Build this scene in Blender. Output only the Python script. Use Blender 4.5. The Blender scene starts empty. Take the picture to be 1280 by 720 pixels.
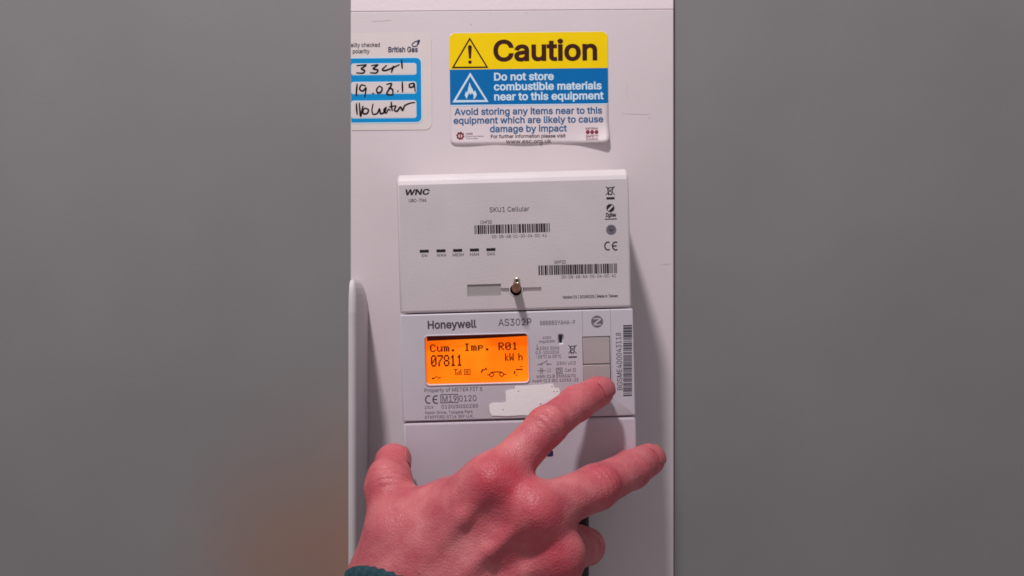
import bpy, bmesh, math, random
import numpy as np
from mathutils import Vector, Matrix
from mathutils.geometry import delaunay_2d_cdt

random.seed(7)
C = bpy.context.scene
COL = C.collection
MM = 0.001

# ------------------------------------------------------------------ camera, light, exposure
DIST, FPX = 475.0, 952.0          # mm from board to lens, focal length in photo pixels
cam_d = bpy.data.cameras.new("camera"); cam = bpy.data.objects.new("camera", cam_d); COL.objects.link(cam)
cam.location = (0, -DIST * MM, 0); cam.rotation_euler = (math.radians(90), 0, 0)
cam_d.sensor_width = 36; cam_d.lens = 36 * FPX / 1280; cam_d.clip_start = 0.01; cam_d.clip_end = 20
C.camera = cam
C.view_settings.view_transform = 'Standard'; C.view_settings.look = 'None'
C.view_settings.exposure = 0.0; C.view_settings.gamma = 1.0
C.cycles.filter_width = 1.7

W = bpy.data.worlds.new("World"); C.world = W; W.use_nodes = True
W.node_tree.nodes["Background"].inputs[0].default_value = (1.0, 0.94, 0.985, 1)
W.node_tree.nodes["Background"].inputs[1].default_value = 0.27

def lamp(name, loc, target, power, size, color):
    d = bpy.data.lights.new(name, 'AREA'); d.shape = 'DISK'; d.size = size; d.energy = power; d.color = color
    o = bpy.data.objects.new(name, d); COL.objects.link(o); o.location = loc
    o.rotation_euler = (Vector(target) - Vector(loc)).to_track_quat('-Z', 'Y').to_euler()
    return o
lamp("ceiling_lamp", (-0.24, -0.56, 1.12), (0.0, 0, 0.0), 15.8, 0.10, (1.0, 0.935, 0.95))

# ------------------------------------------------------------------ helpers
def sc(d): return (DIST - d) / FPX               # mm per photo pixel at depth d in front of the board
def P(px, py, d):                                # photo pixel at depth d (mm) -> world point in mm
    s = sc(d); return np.array([(px - 640) * s, -d, (360 - py) * s])

def nd(nt, t, **k):
    n = nt.nodes.new(t)
    for a, b in k.items(): setattr(n, a, b)
    return n
def lin(r, g, b):
    f = lambda c: (c / 255 / 12.92) if c / 255 <= 0.04045 else ((c / 255 + 0.055) / 1.055) ** 2.4
    return (f(r), f(g), f(b), 1)

def mat(name, col, rough=0.5, var=0.04, vscale=60, bump=0.0, bscale=900, metal=0.0, spec=0.5, emit=None, es=0.0, coat=0.0):
    m = bpy.data.materials.new(name); m.use_nodes = True; nt = m.node_tree
    b = nt.nodes["Principled BSDF"]
    col = tuple(col[:3]) + (1,)
    b.inputs["Roughness"].default_value = rough; b.inputs["Metallic"].default_value = metal
    b.inputs["Specular IOR Level"].default_value = spec; b.inputs["Coat Weight"].default_value = coat
    tc = nd(nt, "ShaderNodeTexCoord")
    if var > 0:
        n = nd(nt, "ShaderNodeTexNoise"); n.inputs["Scale"].default_value = vscale; n.inputs["Detail"].default_value = 5
        nt.links.new(tc.outputs["Object"], n.inputs["Vector"])
        r = nd(nt, "ShaderNodeValToRGB")
        r.color_ramp.elements[0].position = 0.3; r.color_ramp.elements[1].position = 0.7
        r.color_ramp.elements[0].color = tuple(c * (1 - var) for c in col[:3]) + (1,)
        r.color_ramp.elements[1].color = tuple(min(1, c * (1 + var)) for c in col[:3]) + (1,)
        nt.links.new(n.outputs["Fac"], r.inputs[0]); nt.links.new(r.outputs[0], b.inputs["Base Color"])
    else:
        b.inputs["Base Color"].default_value = col
    if bump > 0:
        n2 = nd(nt, "ShaderNodeTexNoise"); n2.inputs["Scale"].default_value = bscale; n2.inputs["Detail"].default_value = 3
        nt.links.new(tc.outputs["Object"], n2.inputs["Vector"])
        bp = nd(nt, "ShaderNodeBump"); bp.inputs["Strength"].default_value = bump; bp.inputs["Distance"].default_value = 0.0004
        nt.links.new(n2.outputs["Fac"], bp.inputs["Height"]); nt.links.new(bp.outputs[0], b.inputs["Normal"])
    if emit:
        b.inputs["Emission Color"].default_value = tuple(emit[:3]) + (1,); b.inputs["Emission Strength"].default_value = es
    return m

M = dict(
    wall=mat("grey_wall_paint", (0.215, 0.209, 0.21), 0.85, 0.05, 9, 0.15, 420),
    board=mat("board_paint", (0.66, 0.585, 0.605), 0.62, 0.035, 14, 0.16, 380),
    upper=mat("upper_paint", (0.76, 0.66, 0.69), 0.6, 0.02, 14, 0.3, 380),
    hub=mat("hub_plastic", (0.61, 0.555, 0.57), 0.48, 0.035, 40, 0.22, 1500),
    meter=mat("meter_plastic", (0.585, 0.545, 0.60), 0.42, 0.035, 40, 0.16, 1500),
    cover=mat("cover_plastic", (0.585, 0.535, 0.60), 0.42, 0.035, 40, 0.16, 1500),
    scuff=mat("scuff_mark", (0.50, 0.44, 0.46), 0.8, 0.2, 300, spec=0.1),
    slot=mat("slot_plastic", (0.36, 0.33, 0.325), 0.6, 0.03, 80),
    button=mat("button_rubber", (0.44, 0.385, 0.385), 0.65, 0.03, 120, 0.3, 1800),
    ink=mat("dark_ink", (0.03, 0.022, 0.028), 0.7, 0.15, 900, spec=0.12),
    inkl=mat("grey_ink", (0.085, 0.072, 0.09), 0.7, 0.15, 900, spec=0.12),
    emblem=mat("emblem_ink", (0.17, 0.155, 0.185), 0.6, 0.05, 200, spec=0.12),
    light=mat("light_ink", (0.62, 0.56, 0.6), 0.6, 0.02, 200),
    led=mat("led_lens", (0.012, 0.009, 0.012), 0.25, 0.05, 300),
    paper=mat("label_paper", (0.70, 0.62, 0.60), 0.5, 0.02, 60, 0.1, 600),
    paper2=mat("sticker_white", (0.69, 0.61, 0.635), 0.5, 0.02, 60, 0.1, 600),
    patch=mat("blot_white", (0.97, 0.97, 0.97), 0.6, 0.01, 200, 0.2, 900, emit=None),
    yellow=mat("sticker_yellow", (0.93, 0.65, 0.003), 0.4, 0.03, 60, 0.1, 600, spec=0.12),
    blue=mat("sticker_blue", (0.003, 0.15, 0.42), 0.4, 0.04, 60, 0.1, 600, spec=0.12),
    cyan=mat("label_blue", (0.003, 0.27, 0.62), 0.45, 0.04, 60, 0.1, 600, spec=0.12),
    pale=mat("pale_blue", (0.60, 0.76, 0.86), 0.45, 0.02, 60, spec=0.12),
    brown=mat("brown_ink", (0.05, 0.012, 0.006), 0.6, 0.1, 600, spec=0.12),
    btext=mat("blue_ink", (0.025, 0.12, 0.26), 0.6, 0.1, 600, spec=0.12),
    maroon=mat("maroon_ink", (0.22, 0.03, 0.05), 0.6, 0.1, 600, spec=0.12),
    pen=mat("marker_pen", (0.02, 0.012, 0.014), 0.5, 0.2, 900, spec=0.12),
    navy=mat("navy_ink", (0.03, 0.035, 0.09), 0.6, 0.1, 600, spec=0.12),
    screen=mat("backlit_screen", (0.55, 0.13, 0.004), 0.35, 0.05, 90, emit=(1.0, 0.15, 0.0), es=0.88, spec=0.1),
    top_shade=mat("screen_top_shade", (0.15, 0.022, 0.008), 0.6, 0.1, 300, spec=0.1),  # dark red-brown for the shade painted on the screen's top edge
    pixel=mat("screen_pixel", (0.07, 0.004, 0.002), 0.5, 0.1, 900, emit=(0.5, 0.02, 0.0), es=0.09, spec=0.12),
    steel=mat("pin_steel", (0.66, 0.57, 0.48), 0.3, 0.1, 300, metal=1.0),
    rust=mat("pin_rust", (0.36, 0.21, 0.13), 0.5, 0.3, 400, metal=0.3),
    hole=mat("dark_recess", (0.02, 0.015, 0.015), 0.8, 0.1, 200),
    case=mat("case_plastic", (0.60, 0.575, 0.585), 0.5, 0.03, 40, 0.2, 1200),
    cable=mat("black_pvc", (0.014, 0.009, 0.009), 0.5, 0.2, 100, 0.2, 500),
)

def uneven(m, c0, c1):       # backlight that is not quite even
    nt = m.node_tree; b = nt.nodes["Principled BSDF"]; tc = nd(nt, "ShaderNodeTexCoord"); n = nd(nt, "ShaderNodeTexNoise"); n.inputs["Scale"].default_value = 42; n.inputs["Detail"].default_value = 2
    nt.links.new(tc.outputs["Object"], n.inputs["Vector"]); r = nd(nt, "ShaderNodeValToRGB"); r.color_ramp.elements[0].position = .35; r.color_ramp.elements[1].position = .65
    r.color_ramp.elements[0].color = c0; r.color_ramp.elements[1].color = c1; nt.links.new(n.outputs["Fac"], r.inputs[0]); nt.links.new(r.outputs[0], b.inputs["Emission Color"])
uneven(M["screen"], (1.0, 0.12, 0.0, 1), (1.0, 0.21, 0.004, 1))
def brown_blur(m, centre, radius, col):      # brown blur added to the wall's base colour, with a ragged edge
    nt = m.node_tree; b = nt.nodes["Principled BSDF"]; src = b.inputs["Base Color"].links[0].from_socket
    tc = nd(nt, "ShaderNodeTexCoord"); n = nd(nt, "ShaderNodeTexNoise"); n.inputs["Scale"].default_value = 14; n.inputs["Detail"].default_value = 6
    nt.links.new(tc.outputs["Object"], n.inputs["Vector"])
    d = nd(nt, "ShaderNodeVectorMath", operation='DISTANCE'); nt.links.new(tc.outputs["Object"], d.inputs[0]); d.inputs[1].default_value = centre
    a = nd(nt, "ShaderNodeMath", operation='MULTIPLY_ADD'); nt.links.new(n.outputs["Fac"], a.inputs[0]); a.inputs[1].default_value = radius * .5; nt.links.new(d.outputs["Value"], a.inputs[2])
    r = nd(nt, "ShaderNodeMapRange", interpolation_type='SMOOTHSTEP'); nt.links.new(a.outputs[0], r.inputs["Value"])
    r.inputs["From Min"].default_value = radius * .25; r.inputs["From Max"].default_value = radius * 1.3; r.inputs["To Min"].default_value = .8; r.inputs["To Max"].default_value = 0
    mx = nd(nt, "ShaderNodeMix", data_type='RGBA'); nt.links.new(r.outputs[0], mx.inputs[0]); nt.links.new(src, mx.inputs[6]); mx.inputs[7].default_value = col
    nt.links.new(mx.outputs[2], b.inputs["Base Color"])
brown_blur(M["wall"], (-0.105, 0.003, -0.172), 0.125, (0.30, 0.165, 0.115, 1))

def props(o, label=None, cat=None, group=None, kind=None):
    if label: o["label"] = label
    if cat: o["category"] = cat
    if group: o["group"] = group
    if kind: o["kind"] = kind
    return o
def empty(name, loc_mm, rot_y=0.0):
    o = bpy.data.objects.new(name, None); COL.objects.link(o)
    o.location = tuple(float(c) * MM for c in loc_mm); o.rotation_euler = (0, rot_y, 0); o.empty_display_size = 0.02
    return o
def link(name, me, m, parent=None):
    o = bpy.data.objects.new(name, me); COL.objects.link(o)
    if m: me.materials.clear(); me.materials.append(m)
    if parent: o.parent = parent
    return o
def mesh(name, vs, fs, smooth=False):
    me = bpy.data.meshes.new(name)
    me.from_pydata([tuple(float(c) * MM for c in v) for v in vs], [], fs); me.update()
    if smooth: me.polygons.foreach_set("use_smooth", [True] * len(me.polygons))
    return me

def box_mesh(name, x0, x1, y0, y1, z0, z1, bev=0.8, seg=3, top_bev=0, front_taper=0.0):
    """box in mm; y0 is the front (towards the camera, more negative)"""
    bm = bmesh.new()
    vs = [bm.verts.new((x, y, z)) for x in (x0, x1) for y in (y0, y1) for z in (z0, z1)]
    q = [(0, 1, 3, 2), (4, 6, 7, 5), (0, 4, 5, 1), (2, 3, 7, 6), (0, 2, 6, 4), (1, 5, 7, 3)]
    for f in q: bm.faces.new([vs[i] for i in f])
    bmesh.ops.recalc_face_normals(bm, faces=bm.faces)
    if top_bev:
        e = [e for e in bm.edges if all(abs(v.co.y - y0) < 1e-3 and abs(v.co.z - z1) < 1e-3 for v in e.verts)]
        bmesh.ops.bevel(bm, geom=e, offset=top_bev, segments=4, profile=0.42, affect='EDGES')
    if bev:
        es = [e for e in bm.edges if e.calc_face_angle(0) > 0.6]
        bmesh.ops.bevel(bm, geom=es, offset=bev, segments=seg, profile=0.5, affect='EDGES', clamp_overlap=True)
    for v in bm.verts: v.co *= MM
    for f in bm.faces: f.smooth = f.calc_area() < 60e-6
    me = bpy.data.meshes.new(name); bm.to_mesh(me); bm.free()
    me.update()
    return me
def set_sharp(me, ang=35):
    bm = bmesh.new(); bm.from_mesh(me)
    for e in bm.edges: e.smooth = e.calc_face_angle(0) < math.radians(ang)
    for f in bm.faces: f.smooth = f.calc_area() < 60e-6
    bm.to_mesh(me); bm.free()
def cut(me, cutters):
    """subtract closed cutter meshes from a mesh, result as new mesh data"""
    tmp = bpy.data.objects.new("tmp", me); COL.objects.link(tmp); kill = [tmp]
    for c in cutters:
        co = bpy.data.objects.new("tmp", c); COL.objects.link(co); kill.append(co)
        md = tmp.modifiers.new("b", 'BOOLEAN'); md.operation = 'DIFFERENCE'; md.solver = 'EXACT'; md.object = co
    dg = bpy.context.evaluated_depsgraph_get(); dg.update()
    new = bpy.data.meshes.new_from_object(tmp.evaluated_get(dg))
    for o in kill: bpy.data.objects.remove(o)
    set_sharp(new, 30)
    return new
def rr_outline(x0, x1, z0, z1, r, n=6):
    pts = []
    for cx, cz, a0 in ((x1 - r, z1 - r, 0), (x0 + r, z1 - r, 90), (x0 + r, z0 + r, 180), (x1 - r, z0 + r, 270)):
        for i in range(n + 1):
            a = math.radians(a0 + 90 * i / n); pts.append((cx + r * math.cos(a), cz + r * math.sin(a)))
    return pts
def prism(name, pts, y0, y1):
    n = len(pts)
    vs = [(x, y0, z) for x, z in pts] + [(x, y1, z) for x, z in pts]
    fs = [list(range(n)), list(range(2 * n - 1, n - 1, -1))] + [[i, i + n, (i + 1) % n + n, (i + 1) % n] for i in range(n)]
    me = mesh(name, vs, fs)
    bm = bmesh.new(); bm.from_mesh(me); bmesh.ops.recalc_face_normals(bm, faces=bm.faces); bm.to_mesh(me); bm.free()
    return me

# ------------------------------------------------------------------ print: flat lettering and marks as thin meshes
_tc = {}
try:      # Blender's own bundled interface font; the built-in one if it is missing
    import os
    SANS = bpy.data.fonts.load(os.path.join(bpy.utils.system_resource('DATAFILES'), "fonts", "Inter.woff2"))
except Exception:
    SANS = None
def glyphs(t, off=0.0, res=4):
    """outline a string, thicken it by off, and triangulate it with the non-zero rule"""
    k = (t, off)
    if k in _tc: return _tc[k]
    cu = bpy.data.curves.new("t", 'FONT'); cu.body = t
    if SANS: cu.font = SANS
    o = bpy.data.objects.new("t", cu); COL.objects.link(o)
    dg = bpy.context.evaluated_depsgraph_get(); dg.update()
    loops = []
    for sp in o.to_curve(dg).splines:
        bp, q = sp.bezier_points, []
        for i in range(len(bp)):
            a, b = bp[i], bp[(i + 1) % len(bp)]
            p0, p1, p2, p3 = (np.array(x[:2]) for x in (a.co, a.handle_right, b.handle_left, b.co))
            straight = abs(np.cross(p1 - p0, p3 - p0)) + abs(np.cross(p2 - p0, p3 - p0)) < 1e-5
            for u in ((0,) if straight else np.linspace(0, 1, res, endpoint=False)):
                q.append((1 - u) ** 3 * p0 + 3 * u * (1 - u) ** 2 * p1 + 3 * u * u * (1 - u) * p2 + u ** 3 * p3)
        q = np.array(q)
        if len(q) > 2:
            q = q[np.linalg.norm(q - np.roll(q, 1, 0), axis=1) > 1e-5]
            loops.append(q)
    o.to_curve_clear(); bpy.data.objects.remove(o); bpy.data.curves.remove(cu)
    area = [0.5 * float(np.sum(q[:, 0] * np.roll(q[:, 1], -1) - np.roll(q[:, 0], -1) * q[:, 1])) for q in loops]
    sgn = 1 if area[int(np.argmax(np.abs(area)))] > 0 else -1
    if off:
        for i, q in enumerate(loops):
            e = np.roll(q, -1, 0) - q; e /= np.linalg.norm(e, axis=1)[:, None]
            nrm = np.stack([e[:, 1], -e[:, 0]], 1) * sgn
            m_ = nrm + np.roll(nrm, 1, 0); l = (m_ ** 2).sum(1)[:, None]; m_ = 2 * m_ / np.maximum(l, 1.0)
            loops[i] = q + m_ * off
    vs, es = [], []
    for q in loops:
        n0 = len(vs); vs += [Vector((float(x), float(y))) for x, y in q]; es += [(n0 + i, n0 + (i + 1) % len(q)) for i in range(len(q))]
    ov, oe, of = delaunay_2d_cdt(vs, es, [], 0, 1e-6)[:3]
    V2 = np.array([tuple(p) for p in ov]); F2_ = np.array([list(x) for x in of]); c = V2[F2_].mean(1)
    wn = np.zeros(len(c))
    for q in loops:
        r = np.roll(q, -1, 0)
        for p, w in zip(q, r):
            d = (w[0] - p[0]) * (c[:, 1] - p[1]) - (c[:, 0] - p[0]) * (w[1] - p[1])
            wn += ((p[1] <= c[:, 1]) & (w[1] > c[:, 1]) & (d > 0)).astype(int); wn -= ((p[1] > c[:, 1]) & (w[1] <= c[:, 1]) & (d < 0)).astype(int)
    _tc[k] = (V2, F2_[wn != 0].tolist())
    return _tc[k]
CAP = float(glyphs("H")[0][:, 1].max())

FONT57 = {  # 5x7 dot matrix rows for the display
 'C': "01110 10001 10000 10000 10000 10001 01110", 'u': "00000 00000 10001 10001 10001 10011 01101",
 'm': "00000 00000 11010 10101 10101 10101 10101", '.': "00000 00000 00000 00000 00000 01100 01100",
 'I': "01110 00100 00100 00100 00100 00100 01110", 'p': "00000 00000 11110 10001 11110 10000 10000",
 'R': "11110 10001 10001 11110 10100 10010 10001", '0': "01110 10001 10011 10101 11001 10001 01110",
 '1': "00100 01100 00100 00100 00100 00100 01110", '7': "11111 00001 00010 00100 01000 01000 01000",
 '8': "01110 10001 10001 01110 10001 10001 01110", 'k': "10000 10000 10010 10100 11000 10100 10010",
 'W': "10001 10001 10001 10101 10101 11011 10001", 'h': "10000 10000 10110 11001 10001 10001 10001",
}

class Frame:
    """local frame of a wall-mounted thing: photo pixels at depth d, turned by th about centre c"""
    def __init__(s, cx, cy, d, th): s.c, s.d, s.th, s.s = (cx, cy), d, th, sc(d)
    def uv(s, px, py):
        dx, dy = px - s.c[0], py - s.c[1]; c, n = math.cos(s.th), math.sin(s.th)
        return np.array([dx * c - dy * n, dx * n + dy * c])
    def mm(s, px, py):
        u = s.uv(px, py); return (u[0] * s.s, -u[1] * s.s)
    def root(s, name):
        p = P(s.c[0], s.c[1], s.d); return empty(name, (p[0], 0, p[2]), -s.th)

class Ink:
    def __init__(s, fr): s.f, s.v, s.p = fr, [], []
    def add(s, vs, fs):
        n = len(s.v); s.v += [tuple(v) for v in vs]; s.p += [[i + n for i in f] for f in fs]
    def txt(s, t, x0, x1, yb, h, bold=0.0, shear=0.0, up=False):
        v, f = glyphs(t, bold); a = s.f.uv(x0, yb)
        lo, hi = v[:, 0].min(), v[:, 0].max()
        X = (v[:, 0] - lo) / (hi - lo) * (x1 - x0); Y = v[:, 1] / CAP * h
        X = X + shear * Y
        if up: s.add([(a[0] - y, a[1] - x) for x, y in zip(X, Y)], f)     # reads upwards; (x0,yb) is its start
        else: s.add([(a[0] + x, a[1] - y) for x, y in zip(X, Y)], f)
    def rect(s, x0, y0, x1, y1):
        a = s.f.uv(x0, y0); w, h = x1 - x0, y1 - y0
        s.add([a, a + (w, 0), a + (w, h), a + (0, h)], [[0, 1, 2, 3]])
    def rrect(s, x0, y0, x1, y1, r):
        a = s.f.uv(x0, y0); p = rr_outline(0, x1 - x0, 0, y1 - y0, r); s.add([a + q for q in p], [list(range(len(p)))])
    def frame(s, x0, y0, x1, y1, w):
        s.rect(x0, y0, x1, y0 + w); s.rect(x0, y1 - w, x1, y1); s.rect(x0, y0 + w, x0 + w, y1 - w); s.rect(x1 - w, y0 + w, x1, y1 - w)
    def poly(s, pts): s.add([s.f.uv(*p) for p in pts], [list(range(len(pts)))])
    def line(s, pts, w, taper=False, close=False):
        q = [s.f.uv(*p) for p in pts]
        if close: q = q + [q[0]]
        L, n = [], len(q)
        for i in range(n):
            a, b = q[max(i - 1, 0)], q[min(i + 1, n - 1)]
            if close and i in (0, n - 1): a, b = q[n - 2], q[1]
            t = b - a; t = t / (np.linalg.norm(t) + 1e-9); m = np.array([-t[1], t[0]])
            sc_ = 1.0
            if 0 < i < n - 1 or close:
                d = q[min(i + 1, n - 1)] - q[i] if i < n - 1 else q[1] - q[0]; d = d / (np.linalg.norm(d) + 1e-9)
                sc_ = 1 / max(0.45, abs(float(np.dot(d, t))))
            ww = w * sc_ * (0.65 + 0.35 * math.sin(math.pi * i / (n - 1)) if taper else 1)
            L += [q[i] + m * ww / 2, q[i] - m * ww / 2]
        s.add(L, [[2 * i, 2 * i + 1, 2 * i + 3, 2 * i + 2] for i in range(n - 1)])
    def smooth(s, pts, w, taper=True):
        p = np.array(pts, float); out = []
        e = np.vstack([2 * p[0] - p[1], p, 2 * p[-1] - p[-2]])
        for i in range(1, len(e) - 2):
            for t in np.linspace(0, 1, 6, endpoint=False):
                a, b, c, d = e[i - 1], e[i], e[i + 1], e[i + 2]
                out.append(0.5 * (2 * b + (c - a) * t + (2 * a - 5 * b + 4 * c - d) * t * t + (3 * b - a - 3 * c + d) * t ** 3))
        out.append(p[-1]); s.line(out, w, taper)
    def ring(s, x, y, r, w, a0=0, a1=360, n=28, ry=None):
        a = s.f.uv(x, y); ry = ry or r; L = []
        for i in range(n + 1):
            t = math.radians(a0 + (a1 - a0) * i / n); c, q = math.cos(t), -math.sin(t)
            L += [a + (c * r, q * ry), a + (c * (r - w), q * (ry - w))]
        s.add(L, [[2 * i, 2 * i + 1, 2 * i + 3, 2 * i + 2] for i in range(n)])
    def disc(s, x, y, r, n=28):
        a = s.f.uv(x, y); s.add([a + (r * math.cos(6.2832 * i / n), r * math.sin(6.2832 * i / n)) for i in range(n)], [list(range(n))])
    def bars(s, x0, y0, x1, y1, seed, vert=False, unit=0.85):
        rn = random.Random(seed); p, end = 0.0, (y1 - y0 if vert else x1 - x0)
        while p < end - 0.4:
            w = unit * rn.choice((1, 1, 1, 2, 2, 3)); w = min(w, end - p)
            if vert: s.rect(x0, y0 + p, x1, y0 + p + w)
            else: s.rect(x0 + p, y0, x0 + p + w, y1) if False else s._lr(x0, y0, p, w, y1 - y0)
            p += w + unit * rn.choice((0.8, 0.8, 1, 1.6))
    def _lr(s, x0, y0, p, w, h):
        a = s.f.uv(x0, y0); s.add([a + (p, 0), a + (p + w, 0), a + (p + w, h), a + (p, h)], [[0, 1, 2, 3]])
    def dots(s, t, x0, y0, pitch, dx, dy):
        a = s.f.uv(x0, y0)
        for k, ch in enumerate(t):
            if ch == ' ': continue
            for r, row in enumerate(FONT57[ch].split()):
                c_ = 0
                while c_ < 5:
                    if row[c_] == '1':
                        e = c_
                        while e < 4 and row[e + 1] == '1': e += 1
                        q = a + (k * pitch + (c_ - .22) * dx, r * dy); w = (e - c_ + 1.44) * dx
                        s.add([q, q + (w, 0), q + (w, dy * .985), q + (0, dy * .985)], [[0, 1, 2, 3]]); c_ = e
                    c_ += 1
    def bin(s, x, y, w, h):      # crossed-out wheeled bin with its bar
        k = 0.07 * w
        s.line([(x + .2 * w, y + .1 * h), (x + .3 * w, y + .68 * h), (x + .66 * w, y + .68 * h), (x + .8 * w, y + .1 * h)], k * 1.2)
        s.line([(x + .12 * w, y + .14 * h), (x + .88 * w, y + .08 * h)], k * 1.4)
        s.ring(x + .36 * w, y + .72 * h, .09 * w, k, n=10); s.ring(x + .6 * w, y + .72 * h, .09 * w, k, n=10)
        s.line([(x, y), (x + w, y + .76 * h)], k * 1.1); s.line([(x + w, y), (x, y + .76 * h)], k * 1.1)
    def ce(s, x0, y0, x1, y1, w):
        r = (y1 - y0) / 2; cy = (y0 + y1) / 2
        q = (x1 - x0) * .285
        s.ring(x0 + q, cy, q, w, 60, 300, ry=r); s.ring(x1 - q * .5, cy, q, w, 60, 300, ry=r)
        s.rect(x1 - q * 1.5 + w * .9, cy - w / 2, x1 - q * .25, cy + w / 2)
    def build(s, name, m, parent, lift, curl=None):
        """lift = mm in front of the board"""
        k = s.f.s
        vs = [(u * k, -lift - (curl(u, v) if curl else 0), -v * k) for u, v in s.v]
        return link(name, mesh(name, vs, s.p), m, parent)

# ------------------------------------------------------------------ setting: wall, board, upper panel
bx0, bx1 = P(438.2, 0, 0)[0], P(842, 0, 0)[0]
o = link("wall", box_mesh("wall", -900, 900, 3, 40, -700, 700, 0), M["wall"]); props(o, kind="structure")
ztop = P(0, 13, 0)[2]
def sheet_board():
    # hand-fitted board, its top edge runs a touch uphill to the right
    me = box_mesh("backboard", bx0, bx1, 0, 2.9, -420, ztop, 0.5, 2)
    for v in me.vertices:
        if v.co.z > 0: v.co.z += (v.co.x / MM) * 0.0075 * MM
    return me
o = link("backboard", sheet_board(), M["board"])
props(o, "off-white painted meter board mounted on the plain grey wall behind everything", "meter board")
def upper_mesh():     # its face leans back a little
    me = box_mesh("upper_panel", bx0, bx1, 0.1, 2.9, ztop + 0.15, ztop + 120, 0.3, 2)
    for v in me.vertices:
        v.co.z += (v.co.x / MM) * 0.0075 * MM
        if v.co.y < 0.002: v.co.y += (v.co.z - (ztop + 0.5) * MM) * 0.02
    return me
o = link("upper_panel", upper_mesh(), M["upper"])
props(o, "paler painted strip along the top edge of the meter board", "panel")

bd = bpy.data.objects["backboard"]
F = Frame(640, 360, 0, 0)
for pts, w in (([(778, 142), (792, 142.6), (812, 143.4)], .5), ([(464, 27), (476, 26.4), (489, 25.2)], .5), ([(534, 110), (538, 108.6)], .5), ([(826, 331), (838, 330)], .5), ([(786, 126), (783, 112), (786, 104)], .35)):
    k = Ink(F); k.smooth(pts, w); k.build("scuff", M["scuff"], bd, 0.06)
for x, y, r in ((658, 16.6, .9), (811.6, 147.6, 1.0), (589, 30.4, .8), (613, 17.6, .5), (724, 203, .5)):
    k = Ink(F); k.disc(x, y, r, 9); k.build("scuff", M["scuff"], bd, 0.06)
# ------------------------------------------------------------------ inspection label, top left, trimmed at the board edge
F = Frame(490, 100, 0, math.radians(0.5))
lab = F.root("inspection_label"); props(lab, "white and blue inspection sticker with handwriting at the left edge of the board", "sticker")
def sheet(name, fr, x0, y0, x1, y1, r, m, parent, lift, curl=None, left_square=False, n=26):
    """gridded sheet so that it can curl"""
    a = fr.uv(x0, y0); w, h = x1 - x0, y1 - y0; vs, fs = [], []
    nx, ny = n, max(6, int(n * h / w))
    for j in range(ny + 1):
        for i in range(nx + 1):
            x, y = w * i / nx, h * j / ny
            # pull the corners in to round them
            for cx, cy, sx, sy in ((r, r, -1, -1), (w - r, r, 1, -1), (r, h - r, -1, 1), (w - r, h - r, 1, 1)):
                if left_square and sx < 0: continue
                dx, dy = (x - cx) * sx, (y - cy) * sy
                if dx > 0 and dy > 0:
                    l = math.hypot(dx, dy); mx = max(dx, dy)
                    x, y = cx + sx * dx / l * mx, cy + sy * dy / l * mx
            u, v = a[0] + x, a[1] + y
            vs.append((u * fr.s, -lift - (curl(u, v) if curl else 0), -v * fr.s))
    for j in range(ny):
        for i in range(nx):
            k = j * (nx + 1) + i; fs.append([k, k + 1, k + nx + 2, k + nx + 1])
    me = mesh(name, vs, fs, not left_square); ob = link(name, me, m, parent)
    sd = ob.modifiers.new("thick", 'SOLIDIFY'); sd.thickness = 0.07 * MM; sd.offset = 0
    return ob
def crv(u, v): return 0.02
sheet("backing", F, 438.6, 41.5, 539, 163, 9, M["paper"], lab, 0.15, crv, True)
k = Ink(F); k.rrect(425, 72, 527.6, 155, 7); k.v = [(max(u, F.uv(438.8, 100)[0]), v) for u, v in k.v]; k.build("field_border", M["pale"], lab, 0.30, crv)
k = Ink(F); k.rrect(425, 73.4, 526.2, 153.4, 6); k.v = [(max(u, F.uv(438.8, 100)[0]), v) for u, v in k.v]; k.build("blue_field", M["cyan"], lab, 0.36, crv)
for y0, y1 in ((79.6, 94.4), (102.6, 118), (126, 148.4)):
    k = Ink(F); k.rrect(439.2, y0, 520.6, y1, 3); k.build("writing_box", M["pale"], lab, 0.42, crv)
    k = Ink(F); k.rrect(440.2, y0 + 1, 519.6, y1 - 1, 2.4); k.build("writing_box", M["paper"], lab, 0.48, crv)
k = Ink(F)
k.txt("ality checked", 438.8, 475, 58.8, 4.9, 0.008); k.txt("polarity", 441, 462, 66.6, 4.9, 0.008); k.build("lettering", M["inkl"], lab, 0.36, crv)
k = Ink(F); k.txt("British Gas", 485.5, 522.3, 65.2, 6.2, 0.016); k.build("brand_lettering", M["navy"], lab, 0.36, crv)
k = Ink(F); k.smooth([(524.8, 50.2), (518.5, 52.5), (515.2, 55.8), (516.5, 58), (520.5, 57.6), (523.2, 54.5), (524.8, 50.2)], 1.0, False)
k.poly([(524.9, 50), (523.4, 54), (521.3, 56.6), (521.6, 52.6)]); k.build("flame_mark", M["navy"], lab, 0.36, crv)
def c1(*p): return [(430 + x / 5.805, y / 5.805) for x, y in p]
def c2(*p): return [(430 + x / 5.805, 90 + y / 5.805) for x, y in p]
k = Ink(F)
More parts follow.
